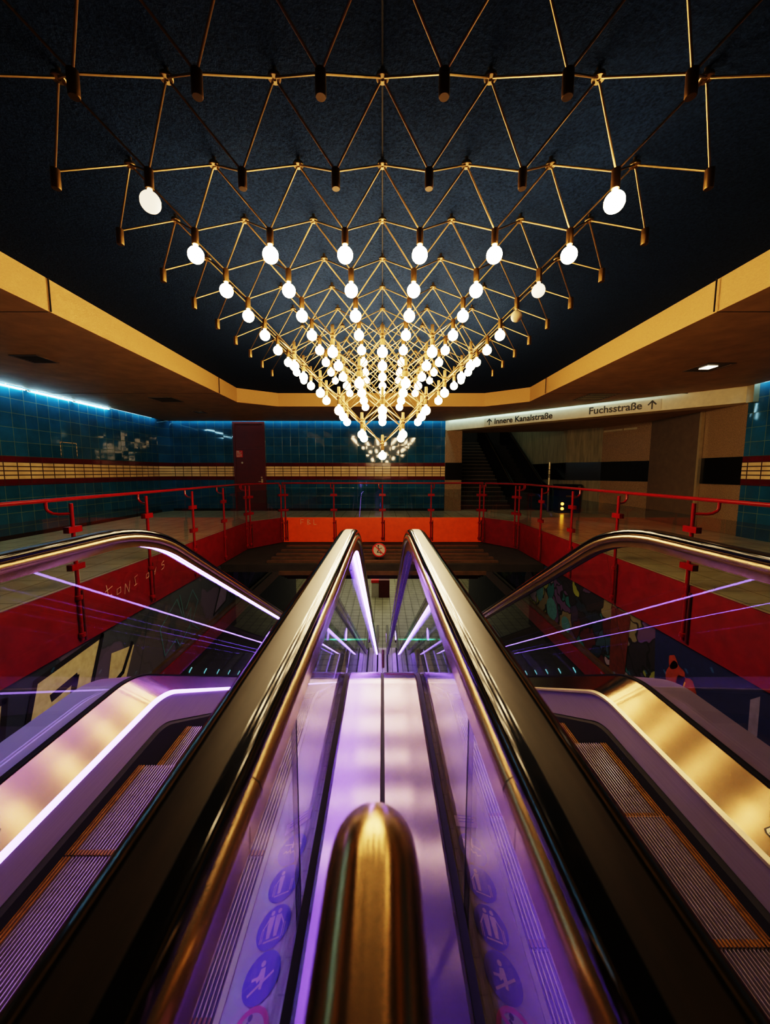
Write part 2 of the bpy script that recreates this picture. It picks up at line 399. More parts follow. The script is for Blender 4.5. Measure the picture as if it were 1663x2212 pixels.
WL, WR, WF = -8.05, 8.05, 14.2
def tiled_wall(name, p, q, ax, bands=True):
    """inside face runs p -> q with the room on the right-hand side"""
    t = .2
    struct(name, MB().wallbox(p, q, 0, 3.5, t), MT['tile_' + ax])
def band(k, p, q, ax):
    d = (Vector(q) - Vector(p)).normalized(); n = Vector((d.y, -d.x)) * .012
    pp, qq = Vector(p) + n, Vector(q) + n
    struct('trim_%d' % k, MB().wallbox(pp, qq, 1.29, 1.67, .03), MT['cream_' + ax])
    mb = MB().wallbox(pp, qq, 1.67, 1.80, .03); mb.wallbox(pp, qq, 1.16, 1.29, .03)
    struct('trim_%d' % (k + 1), mb, MT['band_' + ax])
tiled_wall('wall_left', (WL, -3), (WL, 13.7), 'y'); band(10, (WL, -3), (WL, 13.7), 'y')
tiled_wall('wall_corner', (WL, 13.7), (-7.88, WF), 'x'); band(12, (WL, 13.7), (-7.88, WF), 'x')
tiled_wall('wall_far', (-7.88, WF), (2.33, WF), 'x')
band(14, (-7.88, WF), (-5.53, WF), 'x'); band(16, (-4.36, WF), (2.33, WF), 'x')
tiled_wall('wall_right', (WR, 8.5), (WR, -3), 'y'); band(18, (WR, 8.5), (WR, -3), 'y')
struct('wall_back', MB().box(-8.3, -3.3, 0, 8.3, -3.1, 3.5), MT['dark'])
mb = MB().box(WL, -3, 0, WL + .012, 13.7, .09); mb.box(-7.88, WF - .012, 0, -5.53, WF, .09); mb.box(-4.36, WF - .012, 0, 2.33, WF, .09)
struct('baseboard_left', mb, MT['gap'])
# open tile repair outlined in pale grout on the left wall
mb = MB()
x = WL + .008
for (ya, za, yb, zb) in [(9.55, 1.85, 9.55, 2.2), (9.55, 2.2, 10.05, 2.2), (10.05, 2.2, 10.05, 1.85)]:
    mb.box(x - .004, min(ya, yb) - .008, min(za, zb) - .008, x, max(ya, yb) + .008, max(za, zb) + .008)
struct('trim_20', mb, MT['cream_y'])

# red service door
d = bpy.data.objects.new('door_1', None); C.objects.link(d); d.location = (-4.945, WF, 0); d['kind'] = 'structure'; ROOT[d.name] = tuple(d.location)
mb = MB()
for x0, x1 in ((-5.53, -5.45), (-4.44, -4.36)): mb.box(x0, WF - .05, 0, x1, WF + .01, 3.30)
mb.box(-5.45, WF - .05, 3.22, -4.44, WF + .01, 3.30); mb.box(-5.45, WF - .05, 2.30, -4.44, WF + .01, 2.36)
obj('door_frame', mb, MT['red_dark'], d)
obj('door_leaf', MB().box(-5.45, WF - .03, .01, -4.44, WF + .01, 2.295), MT['red_dark'], d)
obj('transom_panel', MB().box(-5.45, WF - .03, 2.365, -4.44, WF + .01, 3.215), MT['red_dark'], d)
mb = MB().tube([(-4.50, WF - .03, 1.10), (-4.50, WF - .09, 1.10), (-4.62, WF - .09, 1.10)], .013); mb.box(-4.53, WF - .042, 1.02, -4.47, WF - .03, 1.2)
obj('door_handle', mb, MT['trimlight'], d)
obj('door_lock', MB().tube([(-4.51, WF - .028, 1.26), (-4.51, WF - .06, 1.26)], .03, 12), MT['trimlight'], d)
obj('peephole_plate', MB().tube([(-5.22, WF - .028, 1.80), (-5.22, WF - .045, 1.80)], .035, 14), MT['trimlight'], d)
t = thing('safety_sign', 'small red and white pictogram sign on the dark red door', 'sign', (-5.29, WF - .033, 2.12))
obj('sign_plate', MB().box(-5.43, WF - .04, 2.0, -5.19, WF - .031, 2.25), MT['sign_red'], t)
mb = MB(); o = (-5.43, WF - .041, 2.0); u, v = (1, 0, 0), (0, 0, 1)
mb.poly([(.015, .015), (.115, .015), (.115, .235), (.015, .235)], o, u, v, .001)
obj('sign_symbol', mb, MT['white'], t)
mb = MB(); mb.ribbon([(.04, .03), (.06, .12), (.09, .03)], .015, o, u, v, .003); mb.poly(circle(.02, 12, .065, .17), o, u, v, .003); mb.ribbon([(.05, .1), (.065, .145), (.085, .1)], .018, o, u, v, .003)
obj('sign_figure', mb, MT['sign_red'], t)
mb = MB(); mb.ribbon([(.14, .03), (.16, .1), (.14, .16), (.2, .2)], .022, o, u, v, .002); mb.ribbon([(.19, .03), (.2, .12)], .02, o, u, v, .002)
obj('sign_flame', mb, MT['white'], t)

# ------------------------------------------------------------------ the right-hand side: lintel with directions, granite, corridor
BA, BB = Vector((2.33, 14.2)), Vector((7.98, 8.45)); bd = (BB - BA).normalized(); bn = Vector((bd.y, -bd.x)); bn = -bn if bn.y > 0 else bn
def bp(s, out=0.): return BA + bd * s + bn * out
BL = (BB - BA).length
mb = MB(); a, b, c_, e = bp(0), bp(BL), bp(BL, -.45), bp(0, -.45)
mb.prism([(a.x, a.y), (b.x, b.y), (c_.x, c_.y), (e.x, e.y)], 2.97, 3.5)
struct('trim_21', mb, MT['beam'])
# where the lettering stands: plan points seen in the photo
def s_at(px):                                   # station along the lintel below a given picture column, worked out once from the survey
    k = (px - 826) / 815; return (k * BA.y - BA.x) / (bd.x - k * bd.y)
t = thing('direction_sign', 'cream direction sign lettered Innere Kanalstraße and Fuchsstraße with arrows on the lintel', 'sign', (bp(3).x, bp(3).y, 3.1))
s0, s1 = s_at(1042), s_at(1414)
mb = MB(); p, q = bp(s0, .003), bp(s1, .003); p2, q2 = bp(s1, .015), bp(s0, .015)
mb.prism([(p.x, p.y), (q.x, q.y), (p2.x, p2.y), (q2.x, q2.y)], 2.985, 3.255)
obj('sign_panel', mb, MT['sign'], t)
U, V = (bd.x, bd.y, 0), (0, 0, 1)
def on_sign(s, z): w = bp(s, .0165); return (w.x, w.y, z)
def fit_text(body, a, b, z):
    o = textmesh('lettering', body, 1., MT['ink'], None, (0, 0, 0), (1, 0, 0), (0, 1, 0), .022, lift=0)
    xs = [v.co.x for v in o.data.vertices]; x0, x1 = min(xs), max(xs); k = (b - a) / (x1 - x0)
    u, v = Vector(U), Vector(V); w = u.cross(v)
    m = Matrix((u * k, v * k, w)).transposed().to_4x4(); m.translation = Vector(on_sign(a - x0 * k, z)) - Vector(ROOT[t.name])
    o.data.transform(m); o.parent = t
fit_text('Innere Kanalstraße', s_at(1064), s_at(1186), 3.045)
fit_text('Fuchsstraße', s_at(1263), s_at(1374), 3.05)
for px, z in ((1053, 3.03), (1395, 3.03)):
    mb = MB(); o = on_sign(s_at(px), z)
    mb.ribbon([(0, 0), (0, .19)], .032, o, U, V, .002); mb.ribbon([(-.08, .105), (0, .192), (.08, .105)], .034, o, U, V, .002)
    obj('arrow', mb, MT['ink'], t)
# end cap of the lintel
w0, w1 = bp(BL - .02, .02), bp(BL + .1, .02)
struct('trim_22', MB().box(7.93, 8.28, 2.95, 8.06, 8.44, 3.4), MT['trimlight'])

def slab(name, p, q, z0, z1, mat, t=.12):
    return struct(name, MB().wallbox(p, q, z0, z1, t), mat)
P0, P1, P2, P3, P4, P5 = (8.13, 8.5), (8.13, 9.72), (8.20, 11.68), (7.55, 13.12), (6.75, 14.0), (6.75, 21.0)
# room lies to the right of p->q when walking toward the camera, so list far -> near
for (k, (p, q, mt)) in enumerate([(P1, P0, 'granite'), (P3, P2, 'granite'), (P4, P3, 'concrete'), (P5, P4, 'concrete')]):
    slab('wall_corridor_%d' % (k + 1), q, p, 0, 2.99 if k < 3 else 6, MT[mt], -.12)
    dd = (Vector(q) - Vector(p)).normalized(); nn = Vector((dd.y, -dd.x)) * -.012
    pp, qq = Vector(p) - nn, Vector(q) - nn
    nn2 = Vector((-.012, 0)) if k in (0, 3) else Vector((-.010, -.007))
    slab('trim_%d' % (30 + k), Vector(q) + nn2, Vector(p) + nn2, 1.16, 1.80, MT['granite_dark'], -.02)
# polished granite stripes and pale heads
mb = MB()
dd = (Vector(P3) - Vector(P2)); L = dd.length; dd.normalize()
for f0, f1 in ((.28, .55), (.57, .98)):
    a = Vector(P2) + dd * (L * f0) + Vector((-.014, -.008)); b = Vector(P2) + dd * (L * f1) + Vector((-.014, -.008)); mb.wallbox(a, b, 2.80, 2.86, -.02)
struct('trim_36', mb, MT['trimlight'])
d = bpy.data.objects.new('door_2', None); C.objects.link(d); d.location = (8.13, 10.7, 0); d['kind'] = 'structure'; ROOT[d.name] = tuple(d.location)
obj('door_leaf', MB().wallbox((8.10, 9.76), (8.17, 11.66), .0, 2.97, -.06), MT['grey_metal'], d)
obj('door_edge', MB().box(8.04, 9.69, 0, 8.12, 9.755, 2.97), MT['trimlight'], d)
# pillar at the end of the far wall
struct('wall_pillar', MB().box(2.33, 14.16, 0, 2.95, 14.7, 3.0), MT['granite'])
struct('trim_37', MB().box(2.335, 14.145, 1.16, 2.962, 14.5, 1.80), MT['granite_dark'])
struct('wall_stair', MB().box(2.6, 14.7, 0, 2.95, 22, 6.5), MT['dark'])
# corridor ceiling
mb = MB().prism([(2.4, 14.3), (8.3, 8.6), (8.3, 14.0), (2.4, 15.2)], 2.975, 3.03)
struct('ceiling_corridor', mb, MT['soffit'])
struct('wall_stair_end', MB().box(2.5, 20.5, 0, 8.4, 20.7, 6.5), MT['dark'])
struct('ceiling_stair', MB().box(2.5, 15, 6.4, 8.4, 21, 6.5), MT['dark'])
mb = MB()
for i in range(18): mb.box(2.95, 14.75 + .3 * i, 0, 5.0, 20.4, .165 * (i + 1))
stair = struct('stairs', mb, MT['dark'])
mb = MB()
for i in range(18): mb.box(2.96, 14.735 + .3 * i, .165 * (i + 1) - .03, 5.0, 14.752 + .3 * i, .165 * (i + 1) + .002)
struct('trim_38', mb, MT['grey_metal'])
# escalator going up beside the stairs
t = thing('escalator', 'dark unlit escalator rising beside the stairs in the corridor behind the lintel', 'escalator', (5.7, 14.4, 0))
upath = [(14.1, .95, 0), (14.4, .95, 0), (14.6, .97, .2), (14.8, 1.04, .42), (15, 1.14, .524), (20.2, 4.14, .524)]
for x in (5.1, 6.3):
    obj('handrail', MB().sweep([(-.04, -.015), (-.03, .02), (.03, .02), (.04, -.015)], upath, x0=x), MT['rubber'], t, 40)
    obj('balustrade', MB().sweep([(-.03, -1.1), (-.03, -.02), (.03, -.02), (.03, -1.1)], upath, x0=x), MT['black'], t)
    obj('balustrade_edge', MB().sweep([(-.045, -.06), (-.045, -.03), (.045, -.03), (.045, -.06)], upath, x0=x), MT['profile'], t)
mb = MB()
for i in range(13): mb.box(5.14, 14.5 + .4 * i, max(0, -.2 + .23 * i), 6.26, 14.9 + .4 * i, .03 + .23 * i)
obj('step_band', mb, MT['groove'], t)
t = thing('pole', 'slim pale pole standing before the dark corridor near the machine', 'pole', (6.05, 13.75, 0))
obj('pole_tube', MB().tube([(6.05, 13.75, 0), (6.05, 13.75, 1.0)], .035, 10), MT['grey_metal'], t, 40)
obj('pole_top', MB().tube([(6.05, 13.75, 1.0), (6.05, 13.75, 1.82)], .04, 10), MT['trimlight'], t, 40)
mb = MB()
for z in (1.25, 1.3, 1.35, 1.52): mb.lathe([(.042, 0), (.042, .03)], (6.05, 13.75, z), 10)
obj('pole_mark', mb, MT['ink'], t)
t = thing('vending_machine', 'dark blue machine with amber lights at the back of the corridor', 'machine', (6.65, 13.5, 0))
obj('cabinet', MB().box(6.25, 13.35, 0, 7.0, 13.75, .82), MT['machine'], t)
obj('hood', MB().box(6.22, 13.33, .82, 7.03, 13.78, 1.02), MT['black'], t)
mb = MB().box(6.5, 13.335, .57, 6.85, 13.36, .63); mb.box(6.9, 13.32, .9, 7.0, 13.345, .97)
obj('display', mb, MT['grey_metal'], t)
for z in (.33, .16): obj('indicator_light', MB().tube([(6.38, 13.352, z), (6.38, 13.33, z)], .05, 14), MT['amber'], t)

# ------------------------------------------------------------------ lights in the slots above the walls
def tube_thing(p, q, label, r=.014):
    t = thing('tube_light', label, 'lamp', ((p[0] + q[0]) / 2, (p[1] + q[1]) / 2, p[2]), 'tube lights along the wall tops')
    obj('lamp_tube', MB().tube([p, q], r, 8), MT['tubelight'], t, 40)
    for e_, f_ in ((p, q), (q, p)):
        dd = (Vector(f_) - Vector(e_)).normalized(); obj('lamp_cap', MB().tube([Vector(e_) - dd * .03, Vector(e_) + dd * .02], r * 1.25, 8), MT['trimlight'], t, 40)
    for k in (.2, .8):
        m_ = Vector(p).lerp(Vector(q), k); obj('lamp_bracket', MB().box(WL - .002, m_.y - .012, m_.z - .004, m_.x, m_.y + .012, m_.z + .004).box(WL - .002, m_.y - .012, m_.z, WL + .004, m_.y + .012, 3.465), MT['trimlight'], t)
for k, (a, b, nm) in enumerate([(5.1, 6.6, 'nearest, cut by the picture edge'), (6.7, 8.7, 'second from the picture edge'), (8.8, 10.0, 'third, mid wall'), (10.06, 11.3, 'fourth, farthest bright one')]):
    tube_thing((WL + .045, a, 3.285), (WL + .045, b, 3.285), 'glowing white tube along top of left blue wall, ' + nm)
def slot_lamp(name, p, q, energy, tilt):
    p, q = Vector(p), Vector(q); d = (q - p); L = d.length; d.normalize()
    l = bpy.data.lights.new(name, 'AREA'); l.shape = 'RECTANGLE'; l.size = L; l.size_y = .03; l.energy = energy * L; l.color = (.42, .82, 1.)
    o = bpy.data.objects.new(name, l); C.objects.link(o)
    w = Vector(tilt).normalized() * -1; v = w.cross(d).normalized(); w = d.cross(v)
    o.matrix_world = Matrix(((d.x, v.x, w.x, 0), (d.y, v.y, w.y, 0), (d.z, v.z, w.z, 0), (0, 0, 0, 1))); o.location = (p + q) / 2
slot_lamp('slot_lamp_left', (WL + .09, 5.0, 3.36), (WL + .09, 13.6, 3.36), 1.3, (-.7, 0, -1))
slot_lamp('slot_lamp_far', (-7.8, WF - .09, 3.36), (2.25, WF - .09, 3.36), 1.3, (0, .7, -1))
slot_lamp('slot_lamp_right', (WR - .09, 3.0, 3.36), (WR - .09, 8.3, 3.36), 1.3, (.7, 0, -1))
pa, pb = bp(.1, .09), bp(BL - .1, .09)
slot_lamp('slot_lamp_lintel', (pa.x, pa.y, 3.37), (pb.x, pb.y, 3.37), 1.6, (-bn.x * .7, -bn.y * .7, -1))

# ------------------------------------------------------------------ things in the soffit
def vent(name, x, y, a, b, label, lit=None):
    t = thing(name, label, 'vent' if lit is None else 'lamp', (x, y, ZS))
    mb = MB()
    for x0, x1, y0, y1 in ((x - a, x - a + .03, y - b, y + b), (x + a - .03, x + a, y - b, y + b), (x - a + .03, x + a - .03, y - b, y - b + .03), (x - a + .03, x + a - .03, y + b - .03, y + b)):
        mb.box(x0, y0, ZS - .012, x1, y1, ZS + .003)
    obj('frame', mb, MT['brownmetal'], t)
    if lit is None or lit == 'mirror':
        mb = MB(); nn = 7
        for i in range(nn):
            yy = y - b + .03 + (2 * b - .06) * (i + .5) / nn; mb.box(x - a + .03, yy - .012, ZS - .008, x + a - .03, yy + .012, ZS - .002)
        obj('louvre', mb, MT['vent'] if lit is None else MT['trimlight'], t)
        obj('back_plate', MB().box(x - a + .03, y - b + .03, ZS - .002, x + a - .03, y + b - .03, ZS + .001), MT['gap'], t)
    else:
        obj('back_plate', MB().box(x - a + .03, y - b + .03, ZS - .004, x + a - .03, y + b - .03, ZS + .001), MT['vent'], t)
        obj('lamp', MB().box(x - a * .35, y - b * .35, ZS - .012, x + a * .35, y + b * .35, ZS - .003), MT[lit], t)
vent('ceiling_vent', -5.73, 6.45, .22, .22, 'dark square vent in brown soffit near left picture edge')
vent('ceiling_vent', -5.55, 9.96, .3, .3, 'dark square vent in brown soffit, farther along left side')
vent('downlight', -5.67, 11.99, .16, .2, 'small dim downlight in brown soffit before the red door', 'bulb_off')
vent('ceiling_vent', 5.27, 9.6, .35, .42, 'pale louvred vent in right soffit just before the lettered lintel', 'mirror')
vent('downlight', 5.8, 6.95, .25, .28, 'lit square downlight in right soffit near picture edge', 'spot')

# ------------------------------------------------------------------ void: fascia panels, painted walls, lower level
ZP = -.79
def panel(k, p, q, mat, seams=()):
    struct('trim_%d' % k, MB().wallbox(p, q, ZP, .004, -.03), mat)
inn = .0
panel(40, (-VX, VY0), (-VX, VY1), MT['red_panel']); panel(41, (-VX, VY1), (-VF, VY2), MT['red_panel'])
panel(42, (-VF, VY2), (VF, VY2), MT['orange_panel'])
panel(43, (VF, VY2), (VX, VY1), MT['red_panel']); panel(44, (VX, VY1), (VX, VY0), MT['red_panel'])
ZB0, ZB1 = -2.08, -2.42
for sx, nm, gm in ((-1, 'left', 'graf_l'), (1, 'right', 'graf_r')):
    x0, x1 = sorted((sx * (VX + .02), sx * (VX + .2)))
    struct('wall_lower_%s' % nm, MB().box(x0, -.3, ZB0, x1, 17, ZP), MT[gm])
    struct('wall_base_%s' % nm, MB().box(x0, -.3, -5.6, x1, 17, ZB1), MT['dark'])
    xa, xb = sorted((sx * (VX - .08), sx * (VX + .2)))
    struct('trim_%d' % (50 if sx < 0 else 51), MB().box(xa, -.3, ZB1, xb, 17, ZB0), MT['red_panel'])
    xa, xb = sorted((sx * (VX - .05), sx * (VX + .2)))
    struct('trim_%d' % (52 if sx < 0 else 53), MB().box(xa, -.3, ZB0, xb, 17, ZB0 + .1), MT['brownmetal'])
struct('floor_lower', MB().box(-9, 1, -5.7, 9, 40, -5.6), MT['floor_low'])
struct('wall_lower_end', MB().box(-9, 38, -5.6, 9, 38.2, -.8), MT['concrete'])
mb = MB().box(-VX, 9.1, -1.0, VX, 12.04, -.81)
struct('ceiling_lower', mb, MT['dark'])
struct('ceiling_lower_hall', MB().box(-9, 12.1, -1.3, 9, 38, -1.15), MT['dark'])
mb = MB()
for i, y in enumerate((9.25, 9.65, 10.1, 10.6, 11.2)): mb.box(-2.9, y, -.81, 2.9, y + .13, -.76)
for i in range(4): mb.box(-2.55 + .05 * i, 9.06 + .07 * i, -1.02 - .05 * (i + 1), 2.55 - .05 * i, 9.4, -.97 - .05 * i)
struct('trim_54', mb, MT['brownmetal'])
# round prohibition sign standing over the slab edge
t = thing('prohibition_sign', 'round white sign with red ring standing before the orange panels', 'sign', (-.08, 9.5, -.81))
o = Vector((-.085, 9.5, -.53)); u, v = Vector((1, 0, 0)), Vector((0, 0, 1)); fr = Vector((0, -1, 0)); RS = .178
obj('sign_disc', MB().obox(o + Vector((0, .006, 0)), u, v, fr, .001, .001, .001).tube([o + Vector((0, .012, 0)), o], RS, 40), MT['white'], t)
ro, ri = circle(RS, 40), circle(RS * .83, 40)
mb = MB().add([o + u * x + v * y + fr * .002 for x, y in ro + ri], [(i, (i + 1) % 40, 40 + (i + 1) % 40, 40 + i) for i in range(40)])
mb.ribbon([(-.105, .105), (.105, -.105)], .024, o + fr * .004, u, v)
obj('sign_ring', mb, MT['sign_red'], t, fix=False)
mb = MB(); oo = o + fr * .003
mb.ribbon([(-.03, .08), (.0, .02), (-.05, -.06), (.04, -.06), (.045, -.10)], .02, oo, u, v); mb.poly(circle(.022, 12, -.02, .11), oo, u, v); mb.ribbon([(.0, .03), (.07, .05)], .015, oo, u, v)
obj('sign_figure', mb, MT['ink'], t, fix=False)
obj('sign_post', MB().tube([(-.085, 9.52, -.81), (-.085, 9.52, -.5)], .012, 8), MT['brownmetal'], t, 40)
t = thing('cabinet', 'low red and white cabinet on the lower floor seen between handrails', 'cabinet', (-.1, 20.9, -5.6))
obj('red_body', MB().box(-.2, 20.7, -5.6, .4, 21.2, -4.6), MT['red_dark'], t)
obj('white_panel', MB().box(-.62, 20.75, -5.6, -.2, 21.1, -4.75), MT['white'], t)
obj('red_lid', MB().box(-.64, 20.72, -4.75, -.2, 21.15, -4.6), MT['sign_red'], t)
for sx, nm in ((-1, 'left'), (1, 'right')):
    xa, xb = sorted((sx * .65, sx * 1.75))
    tag(obj('floor_light_strip', MB().box(xa, 15.3, -5.6, xb, 15.33, -5.57), MT['green']), 'thin green light strip across the lower floor on the %s' % nm, 'lamp')
    for k in range(7):
        y = 7.4 + .62 * k; z = -2.62 - .36 * k
        x = sx * (VX + .008)
        o = obj('step_light', MB().obox((x - sx * .01, y, z), (.87, 0, .5 * sx), (0, 1, 0), (-.5 * sx, 0, .87), .01, .008, .075), MT['cyan'])
        tag(o, 'small cyan stair light low on the dark %s wall, %s' % (nm, ['nearest of the row', 'second in the row', 'third in the row', 'middle of the row', 'fifth in the row', 'next to last in the row', 'farthest of the row'][k]), 'lamp', 'stair lights on the %s' % nm)

# graffiti
gl = bpy.data.objects['wall_lower_left']; gr = bpy.data.objects['wall_lower_right']
def paint(name, strokes, mat, parent, side, lift=.004, fill=None):
    mb = MB(); x = -VX - .018 if side < 0 else VX + .018
    o = (x, 0, 0); u = (0, 1, 0) if side < 0 else (0, -1, 0); v = (0, 0, 1)
    for w, pts in strokes: mb.ribbon(pts, w, o, u, v, lift)
    for pts in (fill or []): mb.poly(pts, o, u, v, lift)
    return obj(name, mb, mat, parent, fix=False)
paint('painted_letter', [], MT['g_cream'], gl, -1, .004, [[(2.6, -2.05), (3.55, -2.0), (3.75, -.95), (3.3, -.85), (2.7, -1.3)], [(3.75, -2.0), (4.7, -1.9), (5.15, -.85), (4.1, -.95)], [(5.1, -1.9), (5.5, -1.85), (5.8, -1.3), (5.3, -1.2)]])
paint('painted_outline', [(.07, [(2.6, -2.05), (3.55, -2.0), (3.75, -.95), (3.3, -.85)]), (.07, [(3.75, -2.0), (4.7, -1.9), (5.15, -.85), (4.1, -.95), (3.75, -2.0)]), (.1, [(4.3, -1.25), (4.65, -1.2), (4.5, -1.6), (4.15, -1.65)]), (.12, [(3.1, -1.4), (3.5, -1.15)]), (.08, [(3.2, -1.9), (3.45, -1.4), (3.6, -1.9)]), (.07, [(5.0, -1.75), (5.5, -1.6), (5.75, -1.25)])], MT['g_black'], gl, -1, .008)
paint('painted_tag', [(.02, [(6.6, -1.9), (6.5, -1.35), (7.1, -1.0), (7.3, -1.5)]), (.02, [(7.4, -1.3), (7.7, -1.0), (7.9, -1.3), (7.6, -1.7), (7.9, -1.95)]), (.02, [(6.6, -1.9), (7.0, -1.75), (7.1, -1.95), (7.5, -1.7)]), (.02, [(7.2, -.95), (7.35, -1.55), (7.6, -1.35), (7.5, -1.8)])], MT['g_teal'], gl, -1, .006)
paint('painted_figure', [], MT['g_lilac'], gl, -1, .005, [[(8.6, -1.9), (9.3, -1.8), (9.6, -1.2), (9.2, -1.0), (9.0, -1.4)], [(9.6, -1.8), (10.1, -1.7), (10.3, -1.1), (9.9, -1.05)], [(10.9, -1.9), (11.5, -1.7), (11.9, -1.1), (11.3, -1.2)]])
paint('painted_outline', [(.05, [(8.6, -1.9), (9.3, -1.8), (9.6, -1.2), (9.2, -1.0), (9.0, -1.4), (8.6, -1.9)]), (.05, [(9.6, -1.8), (10.1, -1.7), (10.3, -1.1), (9.9, -1.05), (9.6, -1.8)])], MT['g_black'], gl, -1, .009)
# right wall (u runs toward the camera, so y is negated)
def R(pts): return [(-y, z) for y, z in pts]
paint('painted_field', [], MT['g_blue'], gr, 1, .004, [R([(2.2, -2.06), (5.2, -2.06), (5.3, -.8), (4.2, -.8), (2.2, -.8)])])
blob = lambda y, z, ry, rz, k: R([(y + ry * (1 + .13 * math.sin(3 * a * .3 + k)) * math.cos(a * .3), z + rz * (1 + .13 * math.cos(4 * a * .3 + k)) * math.sin(a * .3)) for a in range(21)])
paint('painted_flame', [], MT['g_orange'], gr, 1, .007, [blob(4.5, -1.72, .40, .30, 1), blob(4.85, -1.35, .17, .24, 2), blob(4.68, -1.45, .20, .24, 4), blob(4.2, -1.95, .22, .10, 3), blob(4.93, -1.14, .08, .10, 5)])
paint('painted_swirl', [(.025, R([(4.3, -1.85), (4.45, -1.6), (4.6, -1.55), (4.65, -1.7), (4.5, -1.8), (4.4, -1.7)])), (.025, R([(4.2, -1.95), (4.5, -1.95), (4.75, -1.8), (4.78, -1.6), (4.6, -1.45)])), (.02, R([(4.7, -1.3), (4.75, -1.5)]))], MT['g_yellow'], gr, 1, .010)
paint('painted_field', [], MT['g_yellow'], gr, 1, .006, [R([(2.9, -2.05), (3.75, -2.05), (3.7, -1.5), (3.2, -1.4), (2.9, -1.5)])])
paint('painted_field', [], MT['g_lilac'], gr, 1, .0055, [R([(3.72, -2.05), (3.82, -2.05), (3.85, -1.0), (3.75, -.9)])])
paint('painted_tag', [(.025, R([(3.75, -1.95), (3.7, -1.75), (3.62, -1.95), (3.55, -1.75)])), (.025, R([(3.48, -1.95), (3.48, -1.75), (3.36, -1.8), (3.46, -1.86), (3.32, -1.98)]))], MT['g_black'], gr, 1, .012)
paint('painted_column', [], MT['g_rust'], gr, 1, .006, [R([(5.9, -2.06), (6.3, -2.06), (6.35, -.85), (5.85, -.85)])])
paint('painted_blob', [], MT['g_teal'], gr, 1, .006, [R([(8.6 + .28 * math.cos(a * .5), -1.75 + .26 * math.sin(a * .5)) for a in range(12)]), R([(9.3 + .22 * math.cos(a * .5), -1.5 + .3 * math.sin(a * .5)) for a in range(12)]), R([(7.9 + .2 * math.cos(a * .5), -1.85 + .18 * math.sin(a * .5)) for a in range(12)])])
paint('painted_blob', [], MT['g_cream'], gr, 1, .007, [R([(10.0 + .3 * math.cos(a * .5), -1.5 + .3 * math.sin(a * .5)) for a in range(12)]), R([(11.8 + .5 * math.cos(a * .5), -1.3 + .35 * math.sin(a * .5)) for a in range(12)])])
# scratched writing on the crimson panel at the left
pl = bpy.data.objects['trim_40']
mb = MB(); o = (-VX + .034, 0, 0)
def wr(y0, z0, sc, strokes, w=.009):
    sc *= .8; strokes = [[(a + .22 * b * (-1 if i % 2 else .4), b + .18 * a) for a, b in st] for i, st in enumerate(strokes)]
    for st in strokes: mb.ribbon([(y0 + a * sc, z0 + b * sc) for a, b in st], w, o, (0, 1, 0), (0, 0, 1), .002)
wr(5.20, -.33, .2, [[(0, .55), (.9, .65)], [(.45, 1.0), (.4, 0), (.8, -.05)]])
wr(5.42, -.36, .2, [[(.1, .0), (.1, .5), (.6, .5), (.6, 0), (.1, 0)]])
wr(5.60, -.40, .2, [[(0, 0), (.1, .95), (.6, -.1), (.75, .95)]])
wr(5.83, -.34, .2, [[(0, 0), (.5, 0)], [(.25, 0), (.3, .8)], [(.1, .8), (.5, .85)]])
wr(6.12, -.32, .2, [[(.1, .0), (.1, .45), (.55, .5), (.55, .05), (.1, 0)]])
wr(6.32, -.32, .2, [[(0, .6), (.3, 0), (.6, .7)], [(.1, .3), (.55, .35)]])
wr(6.56, -.28, .2, [[(.6, .8), (.2, .75), (.15, .45), (.6, .4), (.55, .05), (.1, 0)]])
obj('scratched_writing', mb, MT['chalk'], pl, fix=False)
mb = MB(); o = Vector((-2.55, VY2 - .035, -.28))
def wf(x, st):
    for s_ in st: mb.ribbon([(x + a * .16, b * .16) for a, b in s_], .012, Vector((-2.62, VY2 - .034, -.22)), (1, 0, 0), (0, 0, 1), .003)
wf(0, [[(.6, 1), (0, 1), (0, 0)], [(0, .5), (.5, .5)]]); wf(.2, [[(.1, 0), (.1, 1), (.6, .8), (.1, .5), (.7, .2), (.1, 0)]]); wf(.4, [[(.1, 1), (.1, 0), (.6, 0)]])
obj('scratched_writing', mb, MT['chalk'], bpy.data.objects['trim_42'], fix=False)

